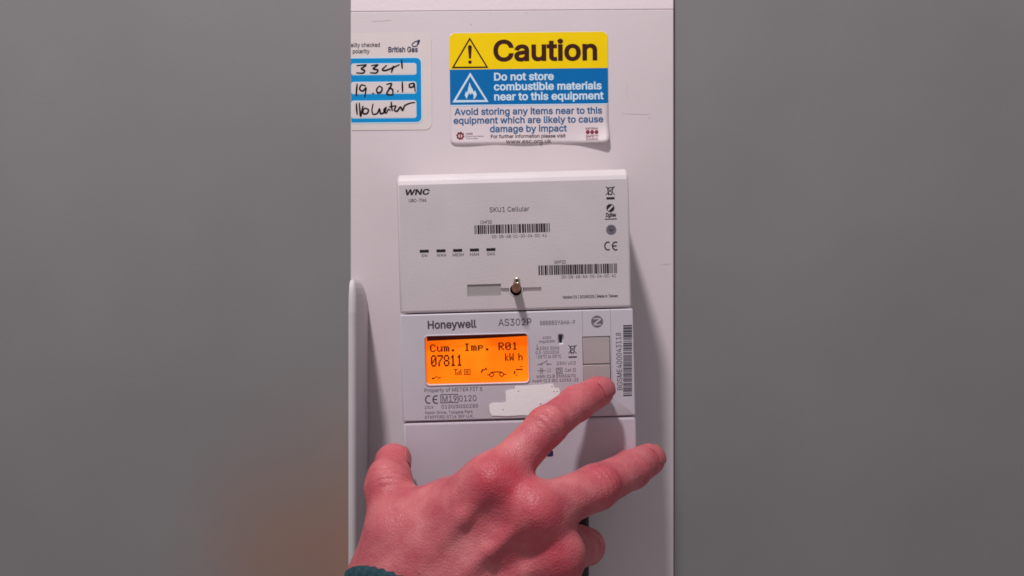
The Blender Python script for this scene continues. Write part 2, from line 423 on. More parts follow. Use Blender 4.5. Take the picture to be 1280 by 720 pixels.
for st in (c1((92, 478), (160, 474), (128, 500), (150, 514), (138, 532), (90, 530)), c1((198, 478), (245, 473), (214, 500), (246, 510), (234, 531), (190, 529)),
           c1((312, 474), (280, 506), (302, 513), (358, 492), (405, 470)), c1((362, 478), (352, 505), (345, 530)), c1((418, 433), (421, 470), (424, 502)),
           c1((97, 608), (93, 650), (90, 697)), c1((160, 626), (128, 618), (115, 648), (138, 662), (160, 640), (158, 670), (150, 706)), c1((208, 676), (216, 682)),
           c1((258, 625), (238, 650), (246, 674), (270, 668), (277, 640), (256, 625)), c1((308, 615), (345, 608), (333, 642), (312, 682), (352, 690)), c1((322, 640), (352, 650), (356, 690)),
           c1((388, 660), (396, 666)), c1((424, 594), (426, 672)), c1((506, 606), (478, 612), (478, 634), (504, 630), (510, 606), (518, 668)),
           c2((92, 228), (93, 270), (97, 312)), c2((112, 224), (116, 275), (122, 322), (134, 270), (140, 246)), c2((152, 262), (138, 285), (146, 305), (170, 300), (178, 275), (150, 262)),
           c2((212, 232), (204, 280), (214, 308), (244, 300), (258, 270), (268, 304), (296, 290), (304, 262), (290, 280), (306, 300), (324, 272), (338, 282)),
           c2((344, 216), (346, 255), (352, 286)), c2((326, 256), (376, 248), (366, 276), (386, 286), (410, 256), (426, 280), (442, 246), (480, 228), (518, 222))):
    k.smooth(st, 2.3)
k.build("handwriting", M["pen"], lab, 0.56, crv)

# ------------------------------------------------------------------ caution sticker
F = Frame(660, 110, 0, math.radians(0.62))
st = F.root("caution_sticker"); props(st, "yellow, blue and white caution sticker on the board above the meter", "sticker")
hw, hh = 98.3, 69.8
def curl(u, v):
    a = max(0.0, (u - 58) / 40) * max(0.0, (v - 44) / 26)
    e = max(0.0, (v - 58) / 12) * (0.5 + 0.5 * math.sin(u * 0.085 + 2.0)) * 0.5
    return 0.05 + 3.2 * a ** 1.5 + e
sheet("white_panel", F, 561.5, 41.4, 759.5, 181.3, 6.5, M["paper2"], st, 0.12, curl, n=44)
def sub(name, y0, y1, m, lift, rt, inset=0.0):
    p0, p1 = F.uv(561.5, 41.4); k = Ink(F); w = 198
    n = 40; top = []
    for i in range(n + 1):
        x = inset + (w - 2 * inset) * i / n; y = y0
        if rt and x < rt: y = y0 + rt - math.sqrt(max(0, rt * rt - (rt - x) ** 2))
        if rt and x > w - rt: y = y0 + rt - math.sqrt(max(0, rt * rt - (x - w + rt) ** 2))
        top += [(p0 + x, p1 + y), (p0 + x, p1 + y1)]
    k.add(top, [[2 * i, 2 * i + 1, 2 * i + 3, 2 * i + 2] for i in range(n)])
    return k.build(name, m, st, lift, curl)
sub("yellow_panel", 0.3, 45.8, M["yellow"], 0.24, 6.0, 0.3)
sub("blue_panel", 45.8, 90, M["blue"], 0.24, 0, 0.3)
sub("white_rule", 90, 91.4, M["pale"], 0.24, 0, 0.3)
k = Ink(F)
k.line([(587.2, 48.6), (609, 84.2), (566.2, 84.6)], 1.8, close=True)
k.build("warning_triangle", M["brown"], st, 0.32, curl)
k = Ink(F)
k.poly([(584.9, 58.6), (589.9, 58.6), (588.8, 73.4), (586.2, 73.4)]); k.disc(587.5, 77.8, 2.2, 14); k.ring(587.4, 59, 2.5, 2.5, 0, 180, 8)
k.txt("Caution", 616.8, 746.5, 75.9, 24.6, 0.025); k.build("caution_lettering", M["brown"], st, 0.32, curl)
k = Ink(F)
k.line([(587.8, 93.2), (608.6, 126.4), (567.8, 126.8)], 2.5, close=True); k.build("flame_triangle", M["pale"], st, 0.32, curl)
k = Ink(F)
k.poly([(583.4, 124), (581, 119.5), (582.4, 114), (584, 116.5), (585.4, 110), (587, 103), (588.6, 108), (591, 112), (592.2, 115.4), (594, 113), (596, 118.5), (594.2, 122.6), (591.6, 124.2), (592.4, 120), (590, 116), (588, 119), (586.6, 116), (584.8, 120)])
k.build("flame_symbol", M["pale"], st, 0.32, curl)
k = Ink(F)
k.txt("Do not store", 617.6, 692.2, 100.6, 9.0, 0.025); k.txt("combustible materials", 617.4, 752, 112.9, 9.0, 0.025); k.txt("near to this equipment", 617.8, 754.6, 125.4, 9.0, 0.025)
k.build("blue_panel_lettering", M["pale"], st, 0.32, curl)
k = Ink(F)
k.txt("Avoid storing any items near to this", 568, 752.6, 143.8, 7.9, 0.019); k.txt("equipment which are likely to cause", 567, 754, 154.8, 7.9, 0.019); k.txt("damage by impact", 612.4, 708.6, 165.2, 7.9, 0.019)
k.build("advice_lettering", M["btext"], st, 0.24, curl)
k = Ink(F); k.txt("For further information please visit", 613.6, 707, 172.8, 4.2, 0.014); k.txt("www.esc.org.uk", 632.6, 689, 179.8, 5.4, 0.006); k.build("address_lettering", M["brown"], st, 0.24, curl)
k = Ink(F)
for i in range(8):
    a = math.pi / 4 * i + 0.2; k.disc(575.4 + 4.3 * math.cos(a), 170 + 4.3 * math.sin(a), 1.1, 8)
k.ring(575.4, 170, 4.4, 1.9); k.rect(574.7, 166, 576.1, 174.6); k.rect(582.5, 166, 583, 174)
k.txt("NICEIC", 584.2, 591, 168.4, 2.0, 0.02); k.build("crest", M["maroon"], st, 0.24, curl)
k = Ink(F); k.txt("Electrical Safety", 584.2, 604.6, 171.4, 1.7); k.txt("Council member", 584.2, 597.6, 174.2, 1.7); k.build("crest_lettering", M["inkl"], st, 0.24, curl)
k = Ink(F)
k.txt("ELECTRICAL", 732, 747.6, 161.9, 2.2, 0.02)
for x in (734.6, 740, 745.4): k.poly([(x - 2.8, 165.4), (x - 1, 162.7), (x + 1, 162.7), (x + 2.8, 165.4), (x + 1, 168.1), (x - 1, 168.1)])
k.txt("SAFETY", 732.2, 747.6, 172.2, 3.0, 0.02); k.txt("COUNCIL", 732.2, 747.8, 175.6, 2.2, 0.02); k.build("council_mark", M["maroon"], st, 0.24, curl)

# ------------------------------------------------------------------ communications hub and meter
FACE = 55.0
TH = math.radians(1.58)
F = Frame(645, 400, FACE, TH)
s = F.s
ul = (F.uv(497.2, 220)[0] + F.uv(498, 392)[0]) / 2 * s; ur = (F.uv(785.8, 212)[0] + F.uv(790, 385)[0]) / 2 * s
zt = -F.uv(641, 213.2)[1] * s; zs = -F.uv(643, 389)[1] * s; zc = -F.uv(650, 524)[1] * s; zb = -F.uv(650, 613)[1] * s

def bx(px0, py0, px1, py1, y0, y1, bev=0.0, seg=2, name="cutter"):
    a = F.mm(px0, py0); w, h = (px1 - px0) * s, (py1 - py0) * s
    return box_mesh(name, a[0], a[0] + w, y0, y1, a[1] - h, a[1], bev, seg)

hub = F.root("communications_hub"); props(hub, "white communications hub with two barcodes, clipped above the orange lit meter", "hub")
me = box_mesh("casing", ul, ur, -FACE, -0.5, zs + 0.35, zt, 1.4, 3, 6.4)
a = F.mm(645, 362.3)
hole = prism("cutter", [(a[0] + 8 * s * math.cos(i * .2618), a[1] + 8 * s * math.sin(i * .2618)) for i in range(24)], -FACE - 1, -FACE + 9)
me = cut(me, [bx(584, 355.8, 626.2, 370.6, -FACE - 1, -FACE + .6), bx(625.5, 360.2, 676.5, 365.2, -FACE - 1, -FACE + 1.0), hole])
link("casing", me, M["hub"], hub)
k = Ink(F); k.rect(584.3, 356.1, 625.9, 370.3); k.build("seal_recess", M["slot"], hub, FACE - .55)
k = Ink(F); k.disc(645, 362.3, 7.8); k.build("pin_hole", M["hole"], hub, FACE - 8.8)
# sealing pin: rusty shank, steel eye
def tube(name, path, radii, n=16, cap=True):
    vs, fs = [], []
    path = [np.array(p, float) for p in path]
    for i, p in enumerate(path):
        t = path[min(i + 1, len(path) - 1)] - path[max(i - 1, 0)]; t = t / np.linalg.norm(t)
        up = np.array([0, 0, 1.0]) if abs(t[2]) < 0.9 else np.array([1.0, 0, 0])
        b = np.cross(t, up); b /= np.linalg.norm(b); c = np.cross(b, t)
        for j in range(n):
            q = 2 * math.pi * j / n; vs.append(p + radii[i] * (math.cos(q) * b + math.sin(q) * c))
    for i in range(len(path) - 1):
        for j in range(n): fs.append([i * n + j, i * n + (j + 1) % n, (i + 1) * n + (j + 1) % n, (i + 1) * n + j])
    if cap: fs += [list(range(n))[::-1], list(range((len(path) - 1) * n, len(path) * n))]
    return mesh(name, vs, fs, True)
px_, pz_ = F.mm(645.3, 360.4)
pin = link("sealing_pin", tube("sealing_pin", [(px_, -FACE + 8.5, pz_ - .6), (px_, -FACE - 1, pz_), (px_ + .2, -FACE - 5.0, pz_ + 1.3), (px_ + .4, -FACE - 9.0, pz_ + 3.2), (px_ + .4, -FACE - 9.6, pz_ + 3.5)], [2.5, 2.5, 2.3, 1.8, 1.2]), M["rust"], hub)
def ring_mesh(name, c, R, r, n=24, m_=10):
    vs, fs = [], []
    for i in range(n):
        A = 2 * math.pi * i / n
        for j in range(m_):
            B = 2 * math.pi * j / m_
            vs.append((c[0] + (R + r * math.cos(B)) * math.cos(A), c[1] + r * math.sin(B), c[2] + (R + r * math.cos(B)) * math.sin(A)))
    for i in range(n):
        for j in range(m_): fs.append([i * m_ + j, i * m_ + (j + 1) % m_, (i + 1) % n * m_ + (j + 1) % m_, (i + 1) % n * m_ + j])
    return mesh(name, vs, fs, True)
link("pin_eye", ring_mesh("pin_eye", (px_ + .45, -FACE - 10.0, pz_ + 4.0), 1.25, 0.6), M["steel"], pin)
pe = link("pin_bore", tube("pin_bore", [(px_ + .45, -FACE - 10.35, pz_ + 4.0), (px_ + .45, -FACE - 9.7, pz_ + 4.0)], [.7, .7], 12), M["hole"], pin)
link("hole_rim", ring_mesh("hole_rim", (a[0], -FACE + 0.05, a[1]), 8 * s, 0.35), M["hub"], hub)

for x, y in ((530.3, 314.1), (551.2, 313.6), (572, 313.1), (593, 312.5), (613.6, 312)):
    link("indicator_window", bx(x - 5.7, y - 1.8, x + 5.7, y + 1.7, -FACE - .15, -FACE + .4, .1, 1, "indicator_window"), M["led"], hub)
Lf = FACE + 0.06
k = Ink(F); k.txt("WNC", 505.4, 536.4, 243.8, 6.6, 0.03, 0.22); k.build("maker_lettering", M["ink"], hub, Lf)
k = Ink(F)
k.txt("UBC-TN6", 511, 533, 252.8, 4.0, 0.006); k.build("model_lettering", M["ink"], hub, Lf); k = Ink(F); k.txt("SKU1 Cellular", 612, 661.5, 265.2, 6.0)
k.build("model_lettering", M["ink"], hub, Lf); k = Ink(F)
k.txt("CHFID", 600.6, 615, 279.8, 3.9, 0.004); k.txt("00-0B-6B-01-00-04-0C-41", 615, 683.5, 297.8, 3.7)
k.build("barcode_lettering", M["ink"], hub, Lf); k = Ink(F)
for t, x0, x1, y in (("SW", 527, 534.6, 321.4), ("WAN", 546, 557.6, 320.9), ("MESH", 566, 579.6, 320.4), ("HAN", 587.6, 598.6, 319.8), ("GAS", 609, 618.6, 319.2)): k.txt(t, x0, x1, y, 3.6)
k.build("indicator_lettering", M["ink"], hub, Lf); k = Ink(F)
k.txt("GPFID", 693, 707.2, 329.7, 3.9, 0.004); k.txt("00-0B-6B-AA-00-04-0C-41", 702, 770, 348.2, 3.7)
k.build("barcode_lettering", M["ink"], hub, Lf); k = Ink(F)
k.txt("Version D1 | 20180220 | Made in Taiwan", 703, 772.4, 373.2, 3.4, 0.018)
k.build("origin_lettering", M["ink"], hub, Lf)
k = Ink(F); k.bars(593, 281.6, 687, 292.6, 3); k.build("barcode", M["ink"], hub, Lf)
k = Ink(F); k.bars(673, 331.9, 772, 344, 11); k.build("barcode", M["ink"], hub, Lf)
k = Ink(F); k.bin(757, 233, 11.6, 14); k.rect(758, 246.6, 768.2, 249.4); k.build("bin_symbol", M["ink"], hub, Lf)
k = Ink(F); k.disc(763, 260, 5.1); k.rect(756, 273.4, 771, 274.6); k.build("round_emblem", M["ink"], hub, Lf)
k = Ink(F); k.line([(760, 263), (766, 257)], 2.2); k.build("emblem_slash", M["light"], hub, Lf + .06)
k = Ink(F); k.txt("ZigBee", 757, 770, 271, 4.6, 0.03); k.build("emblem_lettering", M["ink"], hub, Lf)
k = Ink(F); k.disc(764, 287.2, 6.4); k.build("approval_mark", M["emblem"], hub, Lf)
k = Ink(F); k.ring(764, 286, 3.2, .7, 0, 360, 16); k.line([(764, 286), (764, 292)], .8); k.line([(761, 287.5), (767, 286.5)], .7); k.build("approval_lines", M["inkl"], hub, Lf + .06)
k = Ink(F); k.ce(755.2, 301.8, 772, 313.2, 1.6); k.build("conformity_mark", M["ink"], hub, Lf)

meter = F.root("electricity_meter"); props(meter, "pale lilac electricity meter with orange lit display and two grey buttons", "electricity meter")
me = box_mesh("front_panel", ul - .15, ur + .35, -FACE, -0.5, zc + .3, zs - .3, 0.7, 3)
a0 = F.mm(531, 420.6); lw, lh = 128.5 * s, 60.5 * s
lcd_cut = prism("cutter", rr_outline(a0[0], a0[0] + lw, a0[1] - lh, a0[1], 4.5 * s), -FACE - 1, -FACE + 2.8)
cuts = [lcd_cut, bx(727.6, 420.8, 762.6, 497, -FACE - 1, -FACE + 2.0), bx(727.2, 380, 727.8, 540, -FACE - 1, -FACE + .35), bx(762.4, 380, 763, 540, -FACE - 1, -FACE + .35),
        bx(697, 417.2, 704.4, 430.6, -FACE - 1, -FACE + 1.5, 0.9, 2)]
me = cut(me, cuts); link("front_panel", me, M["meter"], meter)
k = Ink(F); k.rect(696.5, 417, 704.8, 431); k.build("pulse_lens", M["led"], meter, FACE - 1.45)
# display: rounded bezel lip, lit screen, dark pixels
def lip(name, x0, x1, z0, z1, r, w, y, hgt, m_, par):
    ring0 = rr_outline(x0, x1, z0, z1, r, 8); n = len(ring0); vs, fs = [], []; prof = [(0, 0.2), (0.15 * w, -hgt * .8), (.5 * w, -hgt), (.85 * w, -hgt * .8), (w, 0.2)]
    for ofs, yy in prof:
        for (x, z) in rr_outline(x0 - ofs, x1 + ofs, z0 - ofs, z1 + ofs, r + ofs, 8): vs.append((x, y + yy, z))
    for j in range(len(prof) - 1):
        for i in range(n): fs.append([j * n + i, j * n + (i + 1) % n, (j + 1) * n + (i + 1) % n, (j + 1) * n + i])
    return link(name, mesh(name, vs, fs, True), m_, par)
lip("display_bezel", a0[0], a0[0] + lw, a0[1] - lh, a0[1], 4.5 * s, 0.75, -FACE, 0.42, M["cover"], meter)
k = Ink(F); k.rrect(531.2, 420.8, 659.4, 481, 4.2); scr = k.build("display_screen", M["screen"], meter, FACE - 2.6)
SL = FACE - 2.5
k = Ink(F); k.poly([(533, 420.8), (658.8, 417.2), (658.8, 420.2), (600, 423.6), (540, 426.2), (533, 426.6)]); k.build("display_top_shade", M["top_shade"], meter, FACE - 2.5)  # dark strip painting in the shadow under the bezel's top edge
k = Ink(F)
k.dots("Cum. Imp. R01", 537, 431, 8.6, 1.32, 1.36)
k.build("display_heading", M["pixel"], scr, SL)
k = Ink(F); k.dots("07811", 538, 444.6, 8.1, 1.34, 2.06); k.build("display_reading", M["pixel"], scr, SL)
k = Ink(F); k.dots("kW h", 631.2, 442.2, 5.6, 1.0, 1.36); k.build("display_unit", M["pixel"], scr, SL)
k = Ink(F)
for i, hgt in enumerate((3, 5, 7.4)): k.rect(570.8 + i * 2.1, 469.4 - hgt - i * .05, 572 + i * 2.1, 469.4 - i * .05)
k.line([(567, 462.6), (571.4, 462.4)], 1.1); k.line([(569.2, 462.6), (569.3, 469.6)], 1.1)
k.frame(579.6, 462, 587.8, 469.4, .8); k.line([(581, 464.6), (586, 464.4)], .7); k.line([(581, 466.8), (586, 466.6)], .7); k.line([(583.6, 463), (583.6, 469)], .7)
k.line([(601, 465.6), (603.4, 462.4), (605, 463.4), (607.4, 460.8), (608.4, 463.4)], 1.1); k.line([(600.6, 466), (603, 465.4)], 1)
k.ring(614.3, 469, 3, 1.1); k.ring(627, 468.6, 3, 1.1); k.line([(609, 469.3), (611.5, 469.1)], 1.2); k.line([(630, 468.5), (632.6, 468.3)], 1.2)
k.line([(613.4, 466.4), (616.5, 465.7), (624.5, 465.5), (627.6, 466)], 1.3)
k.line([(644.6, 462.6), (653.4, 462.2)], 1.4); k.rect(642.4, 464.6, 644.2, 468); k.rect(645.4, 469, 646.8, 470.6); k.rect(649.8, 458.2, 653.4, 459)
k.line([(539.4, 474), (542.2, 473.6), (546, 470.4)], .9); k.ring(547.6, 472.8, 1.4, .6, n=10); k.line([(549, 472.7), (551, 472.6)], .8); k.rect(539.2, 472.8, 542, 474.6)
k.build("display_icons", M["pixel"], scr, SL)
for y0, y1 in ((421.4, 455.4), (456.6, 496.6)):
    link("button", bx(728.2 + (y0 > 440) * .7, y0, 762 + (y0 > 440) * .7, y1, -FACE + .25, -FACE + 1.9, .35, 2, "button"), M["button"], meter)
me = cut(box_mesh("terminal_cover", ul - .25, ur + .55, -FACE + .3, -0.5, zb, zc - .25, 1.6, 3), [])
link("terminal_cover", me, M["cover"], meter)
k = Ink(F); k.txt("Honeywell", 534.7, 595.6, 410.9, 9.4, 0.024); k.build("maker_lettering", M["inkl"], meter, Lf)
k = Ink(F)
k.txt("AS302P", 623, 664.4, 407.4, 8.4, 0.002); k.build("model_lettering", M["inkl"], meter, Lf); k = Ink(F); k.txt("BBBBBSYAHA-P", 675.4, 719, 406.4, 5.2, 0.0)
k.build("model_lettering", M["inkl"], meter, Lf); k = Ink(F)
k.txt("4000", 678, 689, 423.8, 3.2); k.txt("imp/kWh", 673.6, 694, 428.8, 3.6)
k.txt("230V 50Hz", 674.6, 699, 437.4, 3.9); k.txt("0.5-10(100)A", 669.6, 699, 442.7, 3.9); k.txt("-25°C to 55°C", 670, 701.6, 448, 3.9)
k.txt("230V UC3", 696, 719.6, 456.2, 3.9); k.txt("LI", 684.4, 688.4, 464.8, 4); k.txt("Cat II", 706, 720, 464.6, 3.9)
k.txt("kWh Cl.B EN50470", 671, 719.6, 472.6, 3.8); k.txt("kvarh Cl.3 IEC 62053-23", 666, 723, 478, 3.8)
k.build("rating_lettering", M["inkl"], meter, Lf); k = Ink(F)
k.txt("Property of METER FIT 5", 530.6, 603, 490.4, 4.7); k.txt("M19", 553, 571, 502.2, 7.2, 0.002); k.txt("0120", 574, 595.6, 501.8, 7.4)
k.txt("2019", 531, 541.6, 511, 3.3); k.txt("0120/SGS0285", 552, 597.6, 510.6, 4.4); k.txt("Paton Drive, Tollgate Park", 531.6, 591, 517.8, 3.6); k.txt("STAFFORD ST16 3EF U.K.", 531, 592, 523.4, 3.6)
k.build("approval_lettering", M["inkl"], meter, Lf); k = Ink(F)
k.txt("BGSME400043118", 778.2, 778.2 + 71.5, 487.2, 6.6, 0.0, 0, True)
k.build("serial_lettering", M["inkl"], meter, Lf)
k = Ink(F); k.frame(550.4, 493, 572.8, 504, .9); k.build("metrology_frame", M["inkl"], meter, Lf)
k = Ink(F); k.ce(531.2, 494, 547.4, 504.8, 1.5); k.build("conformity_mark", M["inkl"], meter, Lf)
k = Ink(F); k.bars(779, 406.4, 790, 495.4, 5, True, 0.9); k.build("barcode", M["inkl"], meter, Lf)
k = Ink(F); k.disc(746.4, 402, 7.5); k.build("round_emblem", M["emblem"], meter, Lf)
k = Ink(F); k.line([(741.6, 398.4), (751.2, 398.2)], 1.3); k.line([(750.8, 398.6), (742.2, 405.8)], 1.8); k.line([(741.8, 406.2), (751.4, 405.8)], 1.3); k.build("emblem_letter", M["light"], meter, Lf + .06)
k = Ink(F); k.bin(710.4, 431.2, 10.4, 14); k.rect(710.6, 445.4, 721, 447.4); k.build("bin_symbol", M["inkl"], meter, Lf)
k = Ink(F)
k.line([(672, 455.6), (675.4, 455.5)], .7); k.ring(676.6, 455.4, 1.4, .6, n=12); k.line([(677.6, 454.4), (684.6, 450.6)], .7); k.ring(684.4, 455.2, 1.4, .6, n=12); k.line([(685.8, 455.1), (689.4, 455)], .7)
k.line([(671.6, 463.6), (681.6, 463.3)], .6); k.line([(675.6, 459.6), (675.8, 467.4)], .7); k.line([(677.8, 459.8), (678, 467.2)], .7)
k.frame(695, 459.8, 703, 467.2, .7); k.frame(696.9, 461.6, 701.1, 465.4, .7)
k.ring(671.8, 436.2, 1.4, .6, n=12); k.line([(671.6, 434.8), (671.5, 430.4)], .6)
k.build("rating_symbols", M["inkl"], meter, Lf)
k = Ink(F); k.rrect(681, 561.6, 693.2, 572.6, 3); k.build("cover_mark_ground", M["light"], meter, FACE - .24)
k = Ink(F); k.rrect(682.5, 563, 691.6, 571, 2.4); k.build("cover_mark", M["navy"], meter, FACE - .2)

# white redaction blot over the serial number, modelled as a thin patch
F2 = F
pp = [(611.4, 507), (614.7, 503.6), (632.5, 503), (632, 489), (634, 487.6), (643.2, 486.6), (644.2, 482.4), (660, 482), (676, 481), (691.4, 479.6), (693.2, 484.6), (698.6, 485.4), (699.8, 488), (700.4, 497.6), (717.6, 499.4), (720.2, 502),
      (720.2, 515.6), (716.4, 518), (700, 518.6), (684, 518.2), (668, 519.2), (650, 519), (634, 520), (614.6, 519.4), (612.6, 515)]
pr = F.root("redaction_blot"); props(pr, "stepped white redaction blot beside the display, partly under the index finger", "redaction blot")
q = [F.mm(*p) for p in pp]
link("paper", prism("paper", q, -FACE - .26, -FACE - .1), M["patch"], pr)  # thin sheet that stands for the redaction blot, not real paper
k = Ink(F)
for x, y in ((647.4, 488.4), (689.4, 482.6), (691.8, 489), (695.8, 488.6), (628, 511.4), (674.8, 504.6)): k.rect(x, y, x + 1.3, y + 1)
k.rect(675, 504.4, 678, 504.9); k.build("speck", M["inkl"], pr, FACE + .3)

# ------------------------------------------------------------------ left case, cable
lc_pts = [(-100.2, 0), (-92.4, -40), (-89.2, -41), (-88.6, -38), (-89.6, 0)]
def case_mesh():
    prof = [(-420, 0, 0), (-14, 0, 0), (-8, 0.7, 0.4), (-3.5, 1.9, 1), (0, 3.4, 1.8), (2.8, 5.4, 3), (4.2, 7, 4.5), (4.8, 8, 7)]   # z, right shoulder inset, front inset
    vs, fs = [], []
    for z, ins, fi in prof:
        k_ = 1 - fi / 41
        fr = -89.0 - ins * .3
        ring = [(-100.2, -0.4), (-93.2, -41 * k_), (fr - 1.4, -41 * k_), (fr, -39.4 * k_), (-89.6 - ins * .8, -.4)]
        vs += [(x, y, z) for x, y in ring]
    n = 5
    for j in range(len(prof) - 1):
        for i in range(n): fs.append([j * n + i, j * n + (i + 1) % n, (j + 1) * n + (i + 1) % n, (j + 1) * n + i])
    fs += [list(range(n))[::-1], list(range((len(prof) - 1) * n, len(prof) * n))]
    me = mesh("casing", vs, fs, False)
    bm = bmesh.new(); bm.from_mesh(me); bmesh.ops.recalc_face_normals(bm, faces=bm.faces)
    bmesh.ops.bevel(bm, geom=[e for e in bm.edges if e.calc_face_angle(0) > .5], offset=.6 * MM, segments=3, affect='EDGES', clamp_overlap=True)
    bm.to_mesh(me); bm.free(); set_sharp(me, 40); return me
co = link("equipment_case", case_mesh(), M["case"])
props(co, "slim pale grey equipment case standing at the left edge of the board", "equipment case")

cx1 = P(736.5, 680, 26)[0]
cab = link("cable_duct", box_mesh("cable_duct", cx1 - 34, cx1, -26, -0.6, -420, P(0, 622, 26)[2], 2.0, 3), M["cable"])
props(cab, "black cable duct running down the board below the meter, behind the curled finger", "cable duct")

# ------------------------------------------------------------------ the hand: one continuous surface from a distance field
VOX = 0.9
lo = np.array([-125.0, -152.0, -212.0]); hi = np.array([90.0, -26.0, -40.0])
N = ((hi - lo) / VOX).astype(int) + 1
gx = (lo[0] + VOX * np.arange(N[0])).astype(np.float32)[:, None, None]
gy = (lo[1] + VOX * np.arange(N[1])).astype(np.float32)[None, :, None]
gz = (lo[2] + VOX * np.arange(N[2])).astype(np.float32)[None, None, :]
def cone(a, b, ra, rb):
    ab = b - a; L = float(ab @ ab) + 1e-9
    t = ((gx - a[0]) * ab[0] + (gy - a[1]) * ab[1] + (gz - a[2]) * ab[2]) / L
    t = np.clip(t, 0, 1)
    return np.sqrt((gx - a[0] - t * ab[0]) ** 2 + (gy - a[1] - t * ab[1]) ** 2 + (gz - a[2] - t * ab[2]) ** 2) - (ra + t * (rb - ra))
def smin(a, b, k):
    h = np.clip(0.5 + 0.5 * (b - a) / k, 0, 1); return b + h * (a - b) - k * h * (1 - h)
def V(px, py, d): return P(px, py, d)
# joints (photo pixel, mm in front of the board)
I = [V(616, 604, 116), V(683, 533, 98), V(721, 504, 77), V(748, 489.5, 64.5)]
Md = [V(668, 642, 121), V(745, 609, 97), V(789, 587, 72), V(811, 574.5, 55)]
R = [V(694, 694, 118), V(721, 683, 84), V(733, 683, 60), V(733, 683, 42)]
L_ = [V(695, 752, 108), V(714, 752, 80), V(708, 756, 60), V(694, 758, 52)]
T = [V(479, 722, 101), V(494, 668, 101), V(487, 612, 84), V(491, 577, 68)]
Wr = V(512, 775, 106); Fo = V(497, 905, 108)
rI = [11, 9.6, 8.9, 8.3]; rM = [12, 10.8, 9.8, 8.8]; rR = [11.5, 10.2, 9.4, 8.4]; rL = [10, 9, 8, 7]; rT = [17, 13.2, 11.6, 9.7]
def chain(p, r, k=3.5):
    f = None
    for i in range(len(p) - 1):
        g = cone(p[i], p[i + 1], r[i], r[i + 1]); f = g if f is None else smin(f, g, k)
    return f
cam_p = np.array([0, -DIST, 0.0])
def dorsal(a, b, at):
    t = (b - a) / np.linalg.norm(b - a); c = cam_p - at; c /= np.linalg.norm(c); n = c - t * (c @ t); return n / np.linalg.norm(n)
# palm: metacarpals, thenar, web
wI, wM, wR, wL = V(494, 738, 112), V(512, 762, 114), V(530, 785, 112), V(545, 808, 106)
f = cone(wI, I[0], 14, 11.5)
for a, b, ra, rb in ((wM, Md[0], 15, 12), (wR, R[0], 15, 11.5), (wL, L_[0], 14, 10.5)): f = smin(f, cone(a, b, ra, rb), 13)
f = smin(f, cone(I[0], Md[0], 10, 10), 9); f = smin(f, cone(Md[0], R[0], 10, 10), 9); f = smin(f, cone(R[0], L_[0], 9, 9), 9)
f = smin(f, cone(V(500, 720, 92), V(620, 690, 96), 16, 14), 14)                 # palm flesh
f = smin(f, cone(T[0], T[1], 18, 13.2), 12)
f = smin(f, cone(V(520, 655, 98), V(600, 618, 108), 12.5, 12.5), 14)            # web between thumb and index
f = smin(f, cone(V(508, 690, 100), V(560, 660, 104), 15, 14), 14)
f = smin(f, cone(V(505, 645, 94), V(560, 627, 98), 9, 10), 8)
f = smin(f, cone(Wr, Fo, 24, 27), 16); f = smin(f, cone(V(540, 790, 106), V(520, 890, 108), 20, 24), 14)
for ch, r, kk in ((I, rI, 7), (Md, rM, 7), (R, rR, 6), (L_, rL, 6)): f = smin(f, chain(ch, r), kk)
f = smin(f, chain(T[1:], rT[1:], 5), 8)
# knuckle heads, joint swellings, finger pads
for p, nrm, r, ins, k in ((I[0], dorsal(wI, I[1], I[0]), 8, 4.4, 6), (Md[0], dorsal(wM, Md[1], Md[0]), 8.5, 4.4, 6), (R[0], dorsal(wR, R[1], R[0]), 8, 4.2, 6),
                          (I[1], dorsal(I[0], I[2], I[1]), 7, 4.2, 4), (Md[1], dorsal(Md[0], Md[2], Md[1]), 7.2, 4.3, 4), (T[2], dorsal(T[1], T[3], T[2]), 8, 4.1, 4)):
    f = smin(f, cone(p + nrm * ins, p + nrm * ins + .01, r, r), k)
f = smin(f, cone(V(478, 591, 84), V(480, 603, 86), 6.2, 7.5), 6)                 # outer side of the thumb joint
# extensor tendons and veins
for a, b, c, r in ((I[0], V(580, 648, 126), V(525, 712, 121), 2.4), (Md[0], V(612, 690, 129.5), V(548, 745, 123), 2.5), (R[0], V(632, 725, 126), V(566, 775, 120), 2.2)):
    n0 = dorsal(c, a, a); f = smin(f, cone(a + n0 * 9.8, b, r, r), 6); f = smin(f, cone(b, c, r, r * .8), 6)
def gauss(c, s_): return np.exp(-((gx - c[0]) ** 2 + (gy - c[1]) ** 2 + (gz - c[2]) ** 2) / (s_ * s_))
# valleys between the metacarpals
for c, s_, A in ((V(604, 650, 134), 12, 2.1), (V(570, 688, 134), 13, 1.8), (V(652, 686, 136), 12, 2.1), (V(620, 722, 134), 13, 1.7)): f = f + A * gauss(c, s_)
